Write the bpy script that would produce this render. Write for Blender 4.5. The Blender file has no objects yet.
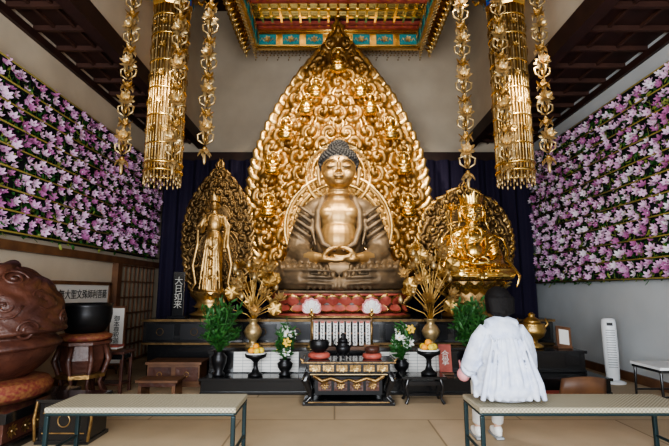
import bpy, math, random
import numpy as np
from mathutils import Vector, Matrix, Euler
random.seed(7)
PI=math.pi
# ------------------------------------------------------------------ materials
def mat(name,col,metal=0.0,rough=0.5,var=0.0,vscale=6.0,bump=0.0,bscale=40.0,col2=None,spec=None,coat=0.0):
    m=bpy.data.materials.new(name); m.use_nodes=True
    nt=m.node_tree; b=nt.nodes['Principled BSDF']
    b.inputs['Base Color'].default_value=(*col,1); b.inputs['Metallic'].default_value=metal
    b.inputs['Roughness'].default_value=rough
    if coat: b.inputs['Coat Weight'].default_value=coat
    if spec is not None: b.inputs['Specular IOR Level'].default_value=spec
    tc=nt.nodes.new('ShaderNodeTexCoord')
    if var>0 or col2:
        n=nt.nodes.new('ShaderNodeTexNoise'); n.inputs['Scale'].default_value=vscale; n.inputs['Detail'].default_value=6
        nt.links.new(tc.outputs['Object'],n.inputs['Vector'])
        r=nt.nodes.new('ShaderNodeValToRGB')
        c2=col2 if col2 else tuple(c*(1-var) for c in col)
        r.color_ramp.elements[0].position=0.35; r.color_ramp.elements[1].position=0.65
        r.color_ramp.elements[0].color=(*c2,1); r.color_ramp.elements[1].color=(*col,1)
        nt.links.new(n.outputs['Fac'],r.inputs['Fac']); nt.links.new(r.outputs['Color'],b.inputs['Base Color'])
    if bump>0:
        n2=nt.nodes.new('ShaderNodeTexNoise'); n2.inputs['Scale'].default_value=bscale; n2.inputs['Detail'].default_value=4
        nt.links.new(tc.outputs['Object'],n2.inputs['Vector'])
        bp=nt.nodes.new('ShaderNodeBump'); bp.inputs['Strength'].default_value=bump; bp.inputs['Distance'].default_value=0.02
        nt.links.new(n2.outputs['Fac'],bp.inputs['Height']); nt.links.new(bp.outputs['Normal'],b.inputs['Normal'])
    return m
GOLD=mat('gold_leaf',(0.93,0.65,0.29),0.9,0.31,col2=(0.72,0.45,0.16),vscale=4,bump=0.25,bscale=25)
GOLDK=mat('gold_leaf_painted_shade',(0.44,0.26,0.09),0.85,0.42,col2=(0.20,0.11,0.035),vscale=4,bump=0.25,bscale=25)  # darkened gold leaf: shade between the flames put into the panel colour
GOLDB=mat('bright_gold',(1.0,0.72,0.26),0.95,0.24,col2=(0.85,0.52,0.14),vscale=7)
GOLDM=mat('medium_gold',(0.62,0.40,0.14),0.9,0.34,col2=(0.36,0.21,0.06),vscale=7,bump=0.3)
GOLDD=mat('aged_gold',(0.40,0.25,0.10),0.85,0.38,col2=(0.17,0.10,0.04),vscale=9,bump=0.3)
GOLDX=mat('dark_aged_gold',(0.17,0.105,0.045),0.8,0.45,col2=(0.08,0.05,0.022),vscale=9,bump=0.3)
GOLDF=mat('figure_gold',(0.60,0.39,0.16),0.85,0.36,col2=(0.36,0.22,0.08),vscale=9)
GOLDP=mat('pale_gold',(0.76,0.57,0.30),0.7,0.36,col2=(0.44,0.30,0.12),vscale=12)
BRZ=mat('gilt_bronze_skin',(0.56,0.355,0.15),0.75,0.40,col2=(0.38,0.225,0.09),vscale=3)
ROBE=mat('robe_bronze',(0.205,0.140,0.082),0.45,0.50,col2=(0.095,0.066,0.040),vscale=4,bump=0.2)
HAIRB=mat('statue_hair',(0.035,0.033,0.034),0.2,0.55)
BLACK=mat('black_lacquer',(0.010,0.010,0.011),0,0.22,coat=0.4)
BLKM=mat('black_metal',(0.02,0.02,0.022),0.6,0.35)
RED=mat('red_lacquer_worn',(0.50,0.12,0.085),0,0.5,col2=(0.30,0.055,0.04),vscale=8,bump=0.2)
REDW=mat('red_brown_wood',(0.10,0.036,0.022),0,0.45,col2=(0.045,0.015,0.011),vscale=5,bump=0.5,bscale=18,coat=0.08)
WOOD=mat('brown_wood',(0.18,0.085,0.04),0,0.45,col2=(0.10,0.045,0.024),vscale=5)
DWOOD=mat('dark_ceiling_wood',(0.036,0.012,0.009),0,0.6,col2=(0.022,0.008,0.006),vscale=4)
DWOOD2=mat('ceiling_rib_wood',(0.065,0.026,0.017),0,0.6,col2=(0.042,0.016,0.011),vscale=4)
PLAS=mat('plaster',(0.60,0.515,0.40),0,0.9,col2=(0.51,0.43,0.33),vscale=1.5,bump=0.1,bscale=60)
PLASC=mat('plaster_grey',(0.55,0.58,0.60),0,0.9,col2=(0.49,0.52,0.54),vscale=1.5,bump=0.1,bscale=60)
WHITE=mat('white_paper',(0.82,0.80,0.76),0,0.7)
GREYP=mat('grey_paint',(0.40,0.38,0.34),0,0.7)
CLOTH=mat('white_blouse',(0.68,0.73,0.84),0,0.85,col2=(0.50,0.56,0.72),vscale=16,bump=0.5,bscale=18)
TROU=mat('cream_trousers',(0.62,0.61,0.58),0,0.85,bump=0.2,bscale=30)
SKIN=mat('skin',(0.62,0.38,0.27),0,0.5)
HAIR=mat('black_hair',(0.006,0.005,0.005),0,0.7,bump=0.25,bscale=70,spec=.18)
PINK=mat('pink_cloth',(0.72,0.32,0.34),0,0.8)
LIPS=mat('lips',(0.5,0.16,0.14),0,0.4)
TEAL=mat('teal_paint',(0.03,0.26,0.34),0.1,0.45,col2=(0.04,0.42,0.42),vscale=25)
BLUE=mat('blue_paint',(0.03,0.08,0.42),0.1,0.4)
GREEN=mat('leaf_green',(0.04,0.15,0.03),0,0.5,col2=(0.015,0.08,0.015),vscale=20)
GREENY=mat('leaf_yellow_green',(0.24,0.28,0.06),0,0.55)
PETW=mat('white_petal',(0.88,0.87,0.84),0,0.6)
PET0=mat('soft_white_petal',(0.72,0.62,0.70),0,0.6)
PET1=mat('lilac_petal',(0.56,0.29,0.50),0,0.6)
PET2=mat('pale_lilac_petal',(0.68,0.45,0.63),0,0.6)
PET3=mat('magenta_petal',(0.38,0.12,0.29),0,0.6)
YEL=mat('yellow_centre',(0.85,0.55,0.08),0,0.5)
DARKP=mat('dark_foliage_backing',(0.012,0.013,0.018),0,0.95,col2=(0.007,0.013,0.009),vscale=8)
SLAT=mat('yellow_bamboo',(0.30,0.24,0.06),0,0.5)
ORG=mat('orange_peel',(0.90,0.38,0.03),0,0.45,bump=0.2,bscale=150)
YFR=mat('yellow_fruit',(0.85,0.62,0.06),0,0.45)
CURT=mat('purple_curtain',(0.012,0.007,0.032),0,0.85)
INK=mat('ink',(0.01,0.01,0.01),0,0.6)
TEALM=mat('dark_teal_metal',(0.010,0.028,0.033),0.3,0.35)
PLAST=mat('white_plastic',(0.80,0.82,0.84),0,0.35)
GRILL=mat('grey_grille',(0.30,0.32,0.34),0,0.5)
BROC=mat('gold_brocade',(0.28,0.13,0.05),.2,.6,col2=(.18,.025,.025),vscale=30)
def woven():
    m=mat('woven_seat',(0.5,0.44,0.3),0,0.8); nt=m.node_tree; b=nt.nodes['Principled BSDF']
    tc=nt.nodes.new('ShaderNodeTexCoord'); ck=nt.nodes.new('ShaderNodeTexChecker'); ck.inputs['Scale'].default_value=70
    ck.inputs['Color1'].default_value=(0.52,0.47,0.34,1); ck.inputs['Color2'].default_value=(0.25,0.225,0.16,1)
    nt.links.new(tc.outputs['Object'],ck.inputs['Vector']); nt.links.new(ck.outputs['Color'],b.inputs['Base Color'])
    bp=nt.nodes.new('ShaderNodeBump'); bp.inputs['Distance'].default_value=0.005
    nt.links.new(ck.outputs['Fac'],bp.inputs['Height']); nt.links.new(bp.outputs['Normal'],b.inputs['Normal'])
    return m
WOVEN=woven()
def tatami():
    m=mat('tatami',(0.5,0.4,0.25),0,0.7); nt=m.node_tree; b=nt.nodes['Principled BSDF']
    tc=nt.nodes.new('ShaderNodeTexCoord'); br=nt.nodes.new('ShaderNodeTexBrick')
    br.inputs['Scale'].default_value=1; br.inputs['Brick Width'].default_value=1.85; br.inputs['Row Height'].default_value=0.92
    br.inputs['Mortar Size'].default_value=0.010; br.inputs['Mortar Smooth'].default_value=0.3
    br.inputs['Color1'].default_value=(0.60,0.455,0.30,1); br.inputs['Color2'].default_value=(0.54,0.415,0.265,1)
    br.inputs['Mortar'].default_value=(0.30,0.22,0.13,1)
    nt.links.new(tc.outputs['Object'],br.inputs['Vector'])
    n=nt.nodes.new('ShaderNodeTexNoise'); n.inputs['Scale'].default_value=3; n.inputs['Detail'].default_value=8
    nt.links.new(tc.outputs['Object'],n.inputs['Vector'])
    mx=nt.nodes.new('ShaderNodeMixRGB'); mx.blend_type='MULTIPLY'; mx.inputs[0].default_value=0.30
    nt.links.new(br.outputs['Color'],mx.inputs[1]); nt.links.new(n.outputs['Fac'],mx.inputs[2]); nt.links.new(mx.outputs[0],b.inputs['Base Color'])
    w=nt.nodes.new('ShaderNodeTexWave'); w.inputs['Scale'].default_value=60; nt.links.new(tc.outputs['Object'],w.inputs['Vector'])
    bp=nt.nodes.new('ShaderNodeBump'); bp.inputs['Distance'].default_value=0.003; bp.inputs['Strength'].default_value=0.4
    nt.links.new(w.outputs['Fac'],bp.inputs['Height']); nt.links.new(bp.outputs['Normal'],b.inputs['Normal'])
    return m
TATAMI=tatami()
# ------------------------------------------------------------------ mesh builder
class MB:
    def __init__(s): s.v=[];s.f=[];s.m=[];s.mats=[];s.sm=[]
    def mi(s,m):
        if m not in s.mats: s.mats.append(m)
        return s.mats.index(m)
    def add(s,vs,fs,m,M=None,smooth=True):
        o=len(s.v)
        if M is not None: vs=[M@Vector(v) for v in vs]
        s.v.extend([tuple(v) for v in vs]); k=s.mi(m)
        for f in fs: s.f.append([i+o for i in f]); s.m.append(k); s.sm.append(smooth)
    def box(s,c,d,m,rot=None,tp=1.0,M=None):
        x,y,z=d[0]/2,d[1]/2,d[2]/2
        vs=[(-x,-y,-z),(x,-y,-z),(x,y,-z),(-x,y,-z),(-x*tp,-y*tp,z),(x*tp,-y*tp,z),(x*tp,y*tp,z),(-x*tp,y*tp,z)]
        R=Matrix.Translation(c)
        if rot: R=R@Euler(rot).to_matrix().to_4x4()
        if M is not None: R=M@R
        s.add(vs,[(0,3,2,1),(4,5,6,7),(0,1,5,4),(1,2,6,5),(2,3,7,6),(3,0,4,7)],m,R,False)
    def lathe(s,prof,m,c=(0,0,0),seg=24,sx=1,sy=1,M=None,lobes=0,la=0.0,smooth=True):
        vs=[];fs=[];n=len(prof)
        for (r,z) in prof:
            for j in range(seg):
                a=2*PI*j/seg; rr=r*(1+la*abs(math.cos(a*lobes/2))) if lobes else r
                vs.append((c[0]+rr*sx*math.cos(a),c[1]+rr*sy*math.sin(a),c[2]+z))
        for i in range(n-1):
            for j in range(seg):
                fs.append((i*seg+j,i*seg+(j+1)%seg,(i+1)*seg+(j+1)%seg,(i+1)*seg+j))
        fs.append(tuple(reversed(range(seg)))); fs.append(tuple((n-1)*seg+j for j in range(seg)))
        s.add(vs,fs,m,M,smooth)
    def ell(s,c,r,m,seg=16,rg=10,M=None,rot=None):
        if not hasattr(r,'__len__'): r=(r,r,r)
        R=Euler(rot).to_matrix() if rot else None
        vs=[];fs=[]
        def P(x,y,z):
            v=Vector((x*r[0],y*r[1],z*r[2]))
            if R: v=R@v
            return (v.x+c[0],v.y+c[1],v.z+c[2])
        vs.append(P(0,0,-1))
        for i in range(1,rg):
            t=-PI/2+PI*i/rg
            for j in range(seg):
                a=2*PI*j/seg; vs.append(P(math.cos(t)*math.cos(a),math.cos(t)*math.sin(a),math.sin(t)))
        vs.append(P(0,0,1)); L=len(vs)-1
        for j in range(seg): fs.append((0,1+(j+1)%seg,1+j)); fs.append((L,1+(rg-2)*seg+j,1+(rg-2)*seg+(j+1)%seg))
        for i in range(rg-2):
            for j in range(seg):
                a=1+i*seg; fs.append((a+j,a+(j+1)%seg,a+seg+(j+1)%seg,a+seg+j))
        s.add(vs,fs,m,M)
    def tube(s,pts,rads,m,seg=8,M=None,flat=None,closed=False):
        pts=[Vector(p) for p in pts]; n=len(pts)
        if not hasattr(rads,'__len__'): rads=[rads]*n
        vs=[];fs=[]; prev=None
        for i in range(n):
            if closed: t=pts[(i+1)%n]-pts[i-1]
            else: t=pts[min(i+1,n-1)]-pts[max(i-1,0)]
            if t.length<1e-9: t=Vector((0,0,1))
            t.normalize()
            if prev is None:
                ref=Vector((0,1,0)) if abs(t.y)<0.9 else Vector((1,0,0))
                u=t.cross(ref).normalized()
            else:
                u=(prev-t*prev.dot(t))
                if u.length<1e-6: u=t.orthogonal()
                u.normalize()
            prev=u; w=t.cross(u)
            for j in range(seg):
                a=2*PI*j/seg; o=(u*math.cos(a)+w*math.sin(a))*rads[i]
                if flat: o=Vector((o.x*flat[0],o.y*flat[1],o.z*flat[2]))
                vs.append(pts[i]+o)
        R=n if closed else n-1
        for i in range(R):
            for j in range(seg):
                a=i*seg;b=((i+1)%n)*seg; fs.append((a+j,a+(j+1)%seg,b+(j+1)%seg,b+j))
        if not closed:
            fs.append(tuple(reversed(range(seg)))); fs.append(tuple((n-1)*seg+j for j in range(seg)))
        s.add(vs,fs,m,M)
    def ring(s,c,R,r,m,axis='Y',n=40,seg=8):
        pts=[]
        for i in range(n):
            a=2*PI*i/n; x,y=R*math.cos(a),R*math.sin(a)
            pts.append({'Y':(c[0]+x,c[1],c[2]+y),'Z':(c[0]+x,c[1]+y,c[2]),'X':(c[0],c[1]+x,c[2]+y)}[axis])
        s.tube(pts,r,m,seg,closed=True)
    def petal(s,M,L,W,lift,m,k=5):
        vs=[];fs=[]
        for i in range(k+1):
            t=i/k; w=W*math.sin(PI*min(1,(0.12+t*0.88)))**0.8+0.001
            x=L*math.sin(t*1.2)/math.sin(1.2) if lift>0 else L*t
            z=lift*t*t
            for q in (-1,0,1): vs.append((x,q*w/2,z+(abs(q))*W*0.16))
        for i in range(k):
            for q in range(2): a=i*3+q; fs.append((a,a+1,a+4,a+3))
        s.add(vs,fs,m,M)
    def flower(s,c,nrm,r,m,cm=None,n=5,lift=0.35,layers=1,ph=None):
        nrm=Vector(nrm).normalized(); q=nrm.to_track_quat('Z','Y').to_matrix().to_4x4()
        ph=random.random()*6 if ph is None else ph
        for l in range(layers):
            for i in range(n):
                M=Matrix.Translation(c)@q@Matrix.Rotation(ph+2*PI*(i+0.5*l)/n,4,'Z')@Matrix.Rotation(-l*0.45,4,'Y')
                s.petal(M,r*(1-0.15*l),r*2.6/n*1.3,r*lift,m,4)
        if cm: s.ell(Vector(c)+nrm*r*0.12,r*0.16,cm,6,4)
    def obj(s,name,loc=(0,0,0),parent=None,bevel=0,rotz=0,solid=0):
        me=bpy.data.meshes.new(name); me.from_pydata(s.v,[],s.f)
        for m in s.mats: me.materials.append(m)
        me.polygons.foreach_set('material_index',s.m); me.polygons.foreach_set('use_smooth',s.sm); me.update()
        o=bpy.data.objects.new(name,me); bpy.context.scene.collection.objects.link(o)
        o.location=loc; o.rotation_euler[2]=rotz
        if parent: o.parent=parent
        if bevel:
            b=o.modifiers.new('b','BEVEL'); b.width=bevel; b.segments=2; b.limit_method='ANGLE'
        if solid:
            b=o.modifiers.new('s','SOLIDIFY'); b.thickness=solid
        return o
def remesh(o,vox,it=4,fac=0.5):
    r=o.modifiers.new('r','REMESH'); r.mode='VOXEL'; r.voxel_size=vox; r.use_smooth_shade=True
    if it: k=o.modifiers.new('k','SMOOTH'); k.iterations=it; k.factor=fac
    return o
def empty(name,loc=(0,0,0),rotz=0):
    e=bpy.data.objects.new(name,None); bpy.context.scene.collection.objects.link(e); e.location=loc; e.rotation_euler[2]=rotz
    e.empty_display_size=0.1; return e
def dup(o,name,loc,rotz=None,parent=None):
    n=bpy.data.objects.new(name,o.data); bpy.context.scene.collection.objects.link(n); n.location=loc
    if rotz is not None: n.rotation_euler[2]=rotz
    return n
def bx(name,x0,x1,y0,y1,z0,z1,m,bevel=0):
    b=MB(); b.box((0,0,0),(x1-x0,y1-y0,z1-z0),m); return b.obj(name,((x0+x1)/2,(y0+y1)/2,(z0+z1)/2),bevel=bevel)
def text(name,body,size,loc,rot,m,parent):
    cu=bpy.data.curves.new(name,'FONT'); cu.body=body; cu.size=size; cu.align_x='CENTER'; cu.align_y='CENTER'; cu.extrude=0.0015; cu.space_line=0.9
    cu.materials.append(m); o=bpy.data.objects.new(name,cu); bpy.context.scene.collection.objects.link(o)
    o.location=loc; o.rotation_euler=rot; o.parent=parent; return o
def hand(b,m,M,s=1.0,curl=0.9,side=1):
    b.ell((0.045*s,0,0),(0.052*s,0.042*s,0.016*s),m,M=M)
    b.tube([(-0.04*s,0,0),(0.02*s,0,0)],[0.027*s,0.03*s],m,M=M)
    for i,(y,L) in enumerate(zip((0.03,0.01,-0.011,-0.03),(0.070,0.078,0.073,0.056))):
        y*=side; p=Vector((0.082*s,y*s,0)); pts=[Vector((0.05*s,y*0.8*s,0)),p]; a=0.15
        for k in range(3):
            a+=curl*(0.35+0.1*k); p=p+Vector((math.cos(a),0.04*y/0.03,-math.sin(a)))*L*s*(0.42,0.32,0.26)[k]; pts.append(p.copy())
        b.tube(pts,[0.010*s,0.0098*s,0.0092*s,0.0085*s,0.006*s],m,6,M=M)
    b.tube([(0.01*s,side*0.025*s,-0.004*s),(0.04*s,side*0.052*s,-0.012*s),(0.068*s,side*0.056*s,-0.022*s),(0.088*s,side*0.048*s,-0.03*s)],[0.014*s,0.012*s,0.011*s,0.007*s],m,6,M=M)
# ------------------------------------------------------------------ room shell
YB=9.4; YF=-1.6; XL=-3.73; XR=4.2
b=MB(); b.box((0.2,3.9,-0.1),(8.4,11.2,0.2),TATAMI); b.obj('floor')
def wall(name,x0,x1,y0,y1,z0,z1,m): return bx(name,x0,x1,y0,y1,z0,z1,m)
wall('wall_left',XL-0.15,XL,YF,YB,0,4.6,PLAS)
wall('wall_right',XR,XR+0.15,YF,YB,0,4.6,PLASC)
wall('wall_back',XL-0.15,XR+0.15,YB,YB+0.15,0,7.7,PLAS)
wall('wall_front_light_block',XL-0.15,XR+0.15,YF-.15,YF,3.3,7.7,PLAS)  # unseen wall over the doorway, added to block sky light from above
wall('wall_upper_left',-3.06,-2.94,YF,YB,4.62,7.7,PLAS)
wall('wall_upper_right',3.0,3.12,YF,YB,4.62,7.7,PLAS)
bx('ceiling',-3.1,3.2,YF,YB,7.7,7.85,DWOOD)
def aisle(name,x0,x1):
    b=MB(); b.box(((x0+x1)/2,(YF+YB)/2,4.56),(x1-x0,YB-YF,0.1),DWOOD)
    y=YF+0.2
    while y<YB: b.box(((x0+x1)/2,y,4.48),(x1-x0,0.05,0.07),DWOOD2); y+=0.46
    for f in (0.33,0.66): b.box((x0+(x1-x0)*f,(YF+YB)/2,4.495),(0.035,YB-YF,0.045),DWOOD2)
    b.obj(name)
aisle('ceiling_left_aisle',XL,-2.94); aisle('ceiling_right_aisle',3.0,XR)
bx('trim_1',-3.02,-2.86,YF,YB,4.36,4.62,DWOOD); bx('trim_2',2.92,3.08,YF,YB,4.36,4.62,DWOOD)
bx('trim_3',XL,XL+0.05,YF,YB,4.33,4.43,DWOOD); bx('trim_4',XR-0.05,XR,YF,YB,4.33,4.43,DWOOD)
bx('trim_5',XL,XL+0.1,7.42,7.56,0,1.72,WOOD)
bx('trim_6',XL,XL+0.07,YF,YB,1.72,1.83,WOOD)
bx('trim_7',XL,XR,YB-0.22,YB,4.02,4.22,DWOOD)
bx('baseboard_left',XL,XL+0.04,YF,7.4,0,0.12,WOOD); bx('baseboard_right',XR-0.04,XR,YF,9.1,0,0.12,WOOD)
b=MB(); b.box((0,0,0.86),(0.03,1.4,1.68),mat('door_paper',(0.35,0.31,0.24),0,0.8))
for i in range(9): b.box((0.025,-0.68+i*0.17,0.86),(0.025,0.03,1.68),WOOD)
for i in range(7): b.box((0.03,0,0.03+i*0.275),(0.03,1.4,0.03),WOOD)
b.obj('door_1',(XL+0.03,8.30,0.01))
b=MB(); vs=[];fs=[];n=400
for i in range(n):
    x=-3.6+7.7*i/(n-1); y=0.05*math.sin(x*18)+0.02*math.sin(x*41)
    for z in (0.0,2.0,4.01): vs.append((x,y,z))
for i in range(n-1):
    for k in range(2): a=i*3+k; fs.append((a,a+3,a+4,a+1))
b.add(vs,fs,CURT); b.obj('curtain',(0,YB-0.30,0.005))
# ------------------------------------------------------------------ flower walls
def flowerwall(name,xw,sgn,y0,y1,z0,z1,cnt,rows,pale):
    b=MB(); b.box((sgn*0.03,(y0+y1)/2,(z0+z1)/2),(0.06,y1-y0,z1-z0),DARKP)
    rh=(z1-z0)/rows
    for i in range(rows+1):
        z=z0+rh*i; b.tube([(sgn*0.13,y0,z),(sgn*0.13,y1,z)],0.011,SLAT,6); b.box((sgn*.075,(y0+y1)/2,z-.012),(.09,y1-y0,.012),DARKP)
    per=cnt//rows; pitch=(y1-y0-.1)/per
    for r_ in range(rows):
        for j in range(per):
            y=y0+.05+pitch*(j+.5*(r_%2))+random.gauss(0,.03)
            z=z0+rh*r_+rh*(.26+.25*((j*2+r_)%3))+random.gauss(0,.022)
            y=min(max(y,y0+.04),y1-.04); z=min(max(z,z0+.04),z1-.03)
            nr=Vector((sgn,random.uniform(-.9,.3),random.uniform(-.3,.7)))
            m=random.choice((PET1,PET2,PET2,PET3) if not pale else (PET1,PET2,PET0,PET2,PET3,PET2))
            x=sgn*random.uniform(0.09,0.15); rr=random.uniform(0.048,0.070)
            b.flower((x,y,z),nr,rr,m,PET0 if random.random()<.5 else PET3,6,0.55)
            b.tube([(sgn*.08,y+.02,z0+rh*r_),(x*.8,y,z)],.004,GREENY if j%3==0 else GREEN,4)
            for q in range(3):
                M=Matrix.Translation((sgn*.10,y+random.uniform(-.09,.09),z-.04-random.uniform(0,.06)))@Euler((random.uniform(-.6,.6),random.uniform(-1.2,1.2),PI/2+random.uniform(-.5,.5))).to_matrix().to_4x4()
                b.petal(M,0.085,0.036,0.012,GREENY if random.random()<(.35 if pale else .2) else GREEN,3)
    b.obj(name,(xw,0,0))
flowerwall('artificial_flower_wall',XL,1,2.2,9.0,1.91,3.80,770,8,False)
flowerwall('artificial_flower_wall.001',XR,-1,2.6,9.0,1.42,4.02,1080,10,True)
# ------------------------------------------------------------------ altar tiers
def tier(name,x0,x1,y0,y1,z0,z1,trim=True,panels=None):
    b=MB(); b.box(((x0+x1)/2,(y0+y1)/2,(z0+z1)/2),(x1-x0,y1-y0,z1-z0),BLACK)
    if trim: b.box(((x0+x1)/2,y0-0.01,z1-0.02),(x1-x0+0.04,0.04,0.036),BLACK); b.box(((x0+x1)/2,y0-0.012,z0+0.02),(x1-x0,0.03,0.03),BLACK)
    if panels:
        for (a,c) in panels:
            b.box(((a+c)/2,y0-0.02,(z0+z1)/2),(c-a,0.03,(z1-z0)*0.9),WHITE)
            for k in range(6): b.box(((a+c)/2,y0-0.037,z0+0.04+k*(z1-z0-0.08)/5),(c-a,0.006,0.005),GRILL)
            nn=int((c-a)/0.12)
            for k in range(nn+1): b.box((a+(c-a)*k/nn,y0-0.037,(z0+z1)/2),(0.006,0.006,(z1-z0)*0.88),GRILL)
    return b.obj(name,bevel=0.006)
tier('altar_step',-1.65,3.4,5.65,8.9,0,0.2)
tier('altar_platform',-1.65,3.3,6.0,8.9,0.2,0.48,panels=[(-1.32,-0.47),(0.60,1.45)])
b=MB(); b.box((0.2,7.75,0.666),(6.0,2.3,0.37),BLACK); b.box((0.2,6.58,0.83),(6.04,0.05,0.035),GOLDX); b.box((0.2,6.58,0.50),(6.0,0.04,0.03),GOLDX)
for i in range(12): b.box((-2.55+i*.5,6.595,.665),(.40,.012,.22),BLKM); b.ring((-2.55+i*.5,6.588,.665),.05,.006,GOLDX,'Y',16,5)
b.obj('altar_dais')
bx('altar_side_block',-2.80,-1.70,6.8,8.85,0,.478,BLACK)
# ------------------------------------------------------------------ Buddha
def lotus_base(b,c,R,z0,z1,m,m2,sy=0.75,n=22):
    h=z1-z0
    b.lathe([(R*0.86,z0),(R*0.9,z0+h*.1),(R*0.8,z0+h*.25),(R*0.84,z0+h*.6),(R*0.98,z0+h*.95),(R*0.95,z1)],m2,c,48,1,sy)
    for row,(zz,rr,up) in enumerate(((z0+h*.35,R*.80,1),(z0+h*.5,R*.86,1))):
        for i in range(n):
            a=2*PI*(i+.5*row)/n
            M=Matrix.Translation((c[0]+rr*math.cos(a),c[1]+rr*sy*math.sin(a),c[2]+zz))@Matrix.Rotation(a,4,'Z')@Matrix.Rotation(-1.0,4,'Y')
            b.petal(M,h*0.62,2*PI*R/n*0.85,-h*0.15,m,5)
def seated(name,loc,s,robe,skin,hairm,crown=None,rotz=0,vox=0.02):
    E=empty(name,loc,rotz)
    def S(p): return tuple(q*s for q in p)
    b=MB(); T=lambda pts,r,flat=None: b.tube([S(p) for p in pts],[q*s for q in r],robe,14,flat=flat)
    L=lambda c,r,rot=None: b.ell(S(c),S(r),robe,24,16,rot=rot)
    L((0,.08,1.13),(.50,.29,.46)); L((0,.06,.75),(.44,.32,.5)); L((0,.02,.28),(.60,.42,.26))
    for q in (-1,1):
        L((q*.36,.05,1.37),(.25,.20,.17),(0,q*.38,0))
        T([(q*.46,.05,1.34),(q*.57,.03,1.06),(q*.64,-.02,.80),(q*.66,-.12,.60)],[.165,.185,.195,.2])
        T([(q*.66,-.12,.60),(q*.53,-.34,.50),(q*.38,-.48,.46)],[.19,.155,.12])
        T([(q*.66,-.08,.55),(q*.74,-.1,.32),(q*.78,-.12,.2)],[.19,.2,.16])
        T([(q*.30,.05,.24),(q*.68,-.18,.24),(q*.93,-.36,.20)],[.27,.25,.19])
        T([(q*.93,-.36,.19),(q*.55,-.62,.17),(q*.05,-.70,.15)],[.19,.17,.13])
        for k in range(7):
            f=k/6; cx=q*(.49+.16*f); cz=1.26-.66*f
            pts=[]
            for j in range(9):
                a=-1.3+2.5*j/8; pts.append((cx+q*.222*math.sin(a)*.9+q*.02,.0-.222*math.cos(a),cz+.14*math.sin(a)))
            T(pts,[.006,.018,.028,.032,.032,.032,.028,.018,.006])
        for k in range(8):
            f=k/7; x0=.94-.70*f
            pts=[(q*(x0+.05),-.10,.46),(q*x0,-.30-.1*f,.44),(q*(x0-.06),-.53-.18*f,.35),(q*(x0-.10),-.64-.22*f,.2)]
            T(pts,[.012,.032,.036,.012])
        for k in range(3):
            z=.30-.095*k; T([(q*1.03,-.41,z-.02),(q*.81,-.63,z),(q*.45,-.81,z-.01),(q*.10,-.86,z-.03)],[.012,.028,.030,.012])
        T([(q*.15,.10,1.62),(q*.26,-.05,1.52),(q*.34,-.20,1.25),(q*.34,-.27,.98),(q*.25,-.37,.72),(q*.05,-.42,.60)],[.03,.050,.055,.055,.05,.03])
        T([(q*.23,.10,1.58),(q*.36,-.02,1.44),(q*.42,-.15,1.2),(q*.43,-.20,.95),(q*.37,-.30,.70)],[.015,.032,.036,.036,.014])
        T([(q*.33,.08,1.55),(q*.45,-.07,1.40),(q*.49,-.13,1.15),(q*.50,-.16,.9)],[.01,.028,.028,.01])
    T([(-.5,-.62,.1),(0,-.76,.08),(.5,-.62,.1)],[.07,.1,.07])
    for k in range(11):
        x=-.45+k*.09; T([(x*.7,-.76,.24),(x,-.85+abs(x)*.2,.04),(x*1.05,-.83+abs(x)*.2,.0)],[.012,.032,.02])
    remesh(b.obj('robe',parent=E),vox*s,1)
    b=MB(); m=skin
    T=lambda pts,r,flat=None: b.tube([S(p) for p in pts],[q*s for q in r],m,12,flat=flat)
    L=lambda c,r,rot=None: b.ell(S(c),S(r),m,24,16,rot=rot)
    L((0,-.02,1.20),(.38,.30,.34)); L((0,-.07,.82),(.34,.32,.36))
    L((-.17,-.17,1.24),(.17,.14,.14)); L((.17,-.17,1.24),(.17,.14,.14))
    T([(0,.02,1.42),(0,-.04,1.57),(0,-.06,1.75)],[.22,.175,.17])
    for z in (1.57,1.63): T([(.17*math.cos(a),-.05+.17*math.sin(a),z) for a in [2*PI*i/16 for i in range(17)]],[.022]*17)
    for q in (-1,1):
        T([(q*.50,-.42,.50),(q*.34,-.56,.49),(q*.24,-.62,.47)],[.10,.078,.062])
        L((q*.19,-.66,.45),(.12,.13,.05))
        for k in range(4):
            y=-.58-.06*k; z=.45+(.045 if q>0 else 0)
            T([(q*.17,y,z),(q*.06,y-.01,z-.015),(q*-.05,y-.01,z-.01),(q*(-.13+.02*abs(k-1)),y,z+.02)],[.034,.032,.03,.022])
        T([(q*.24,-.72,.49),(q*.18,-.75,.57),(q*.09,-.74,.62),(q*.012,-.73,.63)],[.038,.036,.032,.024])
        L((q*.34,-.50,.35),(.17,.1,.06))
    remesh(b.obj('body',parent=E),vox*s*0.8,1)
    HX=1.13
    S0=S
    def S(p): return (p[0]*s*HX,p[1]*s,p[2]*s)
    b=MB()
    L((0,-.12,2.02),(.262,.27,.33)); L((0,-.17,1.86),(.225,.22,.20)); L((0,-.30,1.735),(.085,.07,.06))
    for q in (-1,1):
        L((q*.12,-.27,1.86),(.10,.10,.10)); L((q*.105,-.345,1.995),(.075,.04,.033))
        T([(q*.03,-.385,2.05),(q*.09,-.385,2.085),(q*.16,-.345,2.075),(q*.21,-.28,2.03)],[.012,.014,.012,.006])
        T([(q*.275,-.08,2.08),(q*.305,-.06,2.0),(q*.295,-.06,1.86),(q*.27,-.08,1.72)],[.03,.045,.035,.035])
        L((q*.03,-.42,1.895),(.025,.03,.02))
    T([(0,-.385,2.06),(0,-.42,1.97),(0,-.455,1.90)],[.02,.026,.036])
    L((0,-.385,1.825),(.07,.04,.018)); L((0,-.38,1.792),(.055,.04,.02))
    T([(0,-.05,1.6),(0,-.08,1.8)],[.15,.16])
    remesh(b.obj('head',parent=E),vox*s*0.55,1)
    b=MB()
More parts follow.
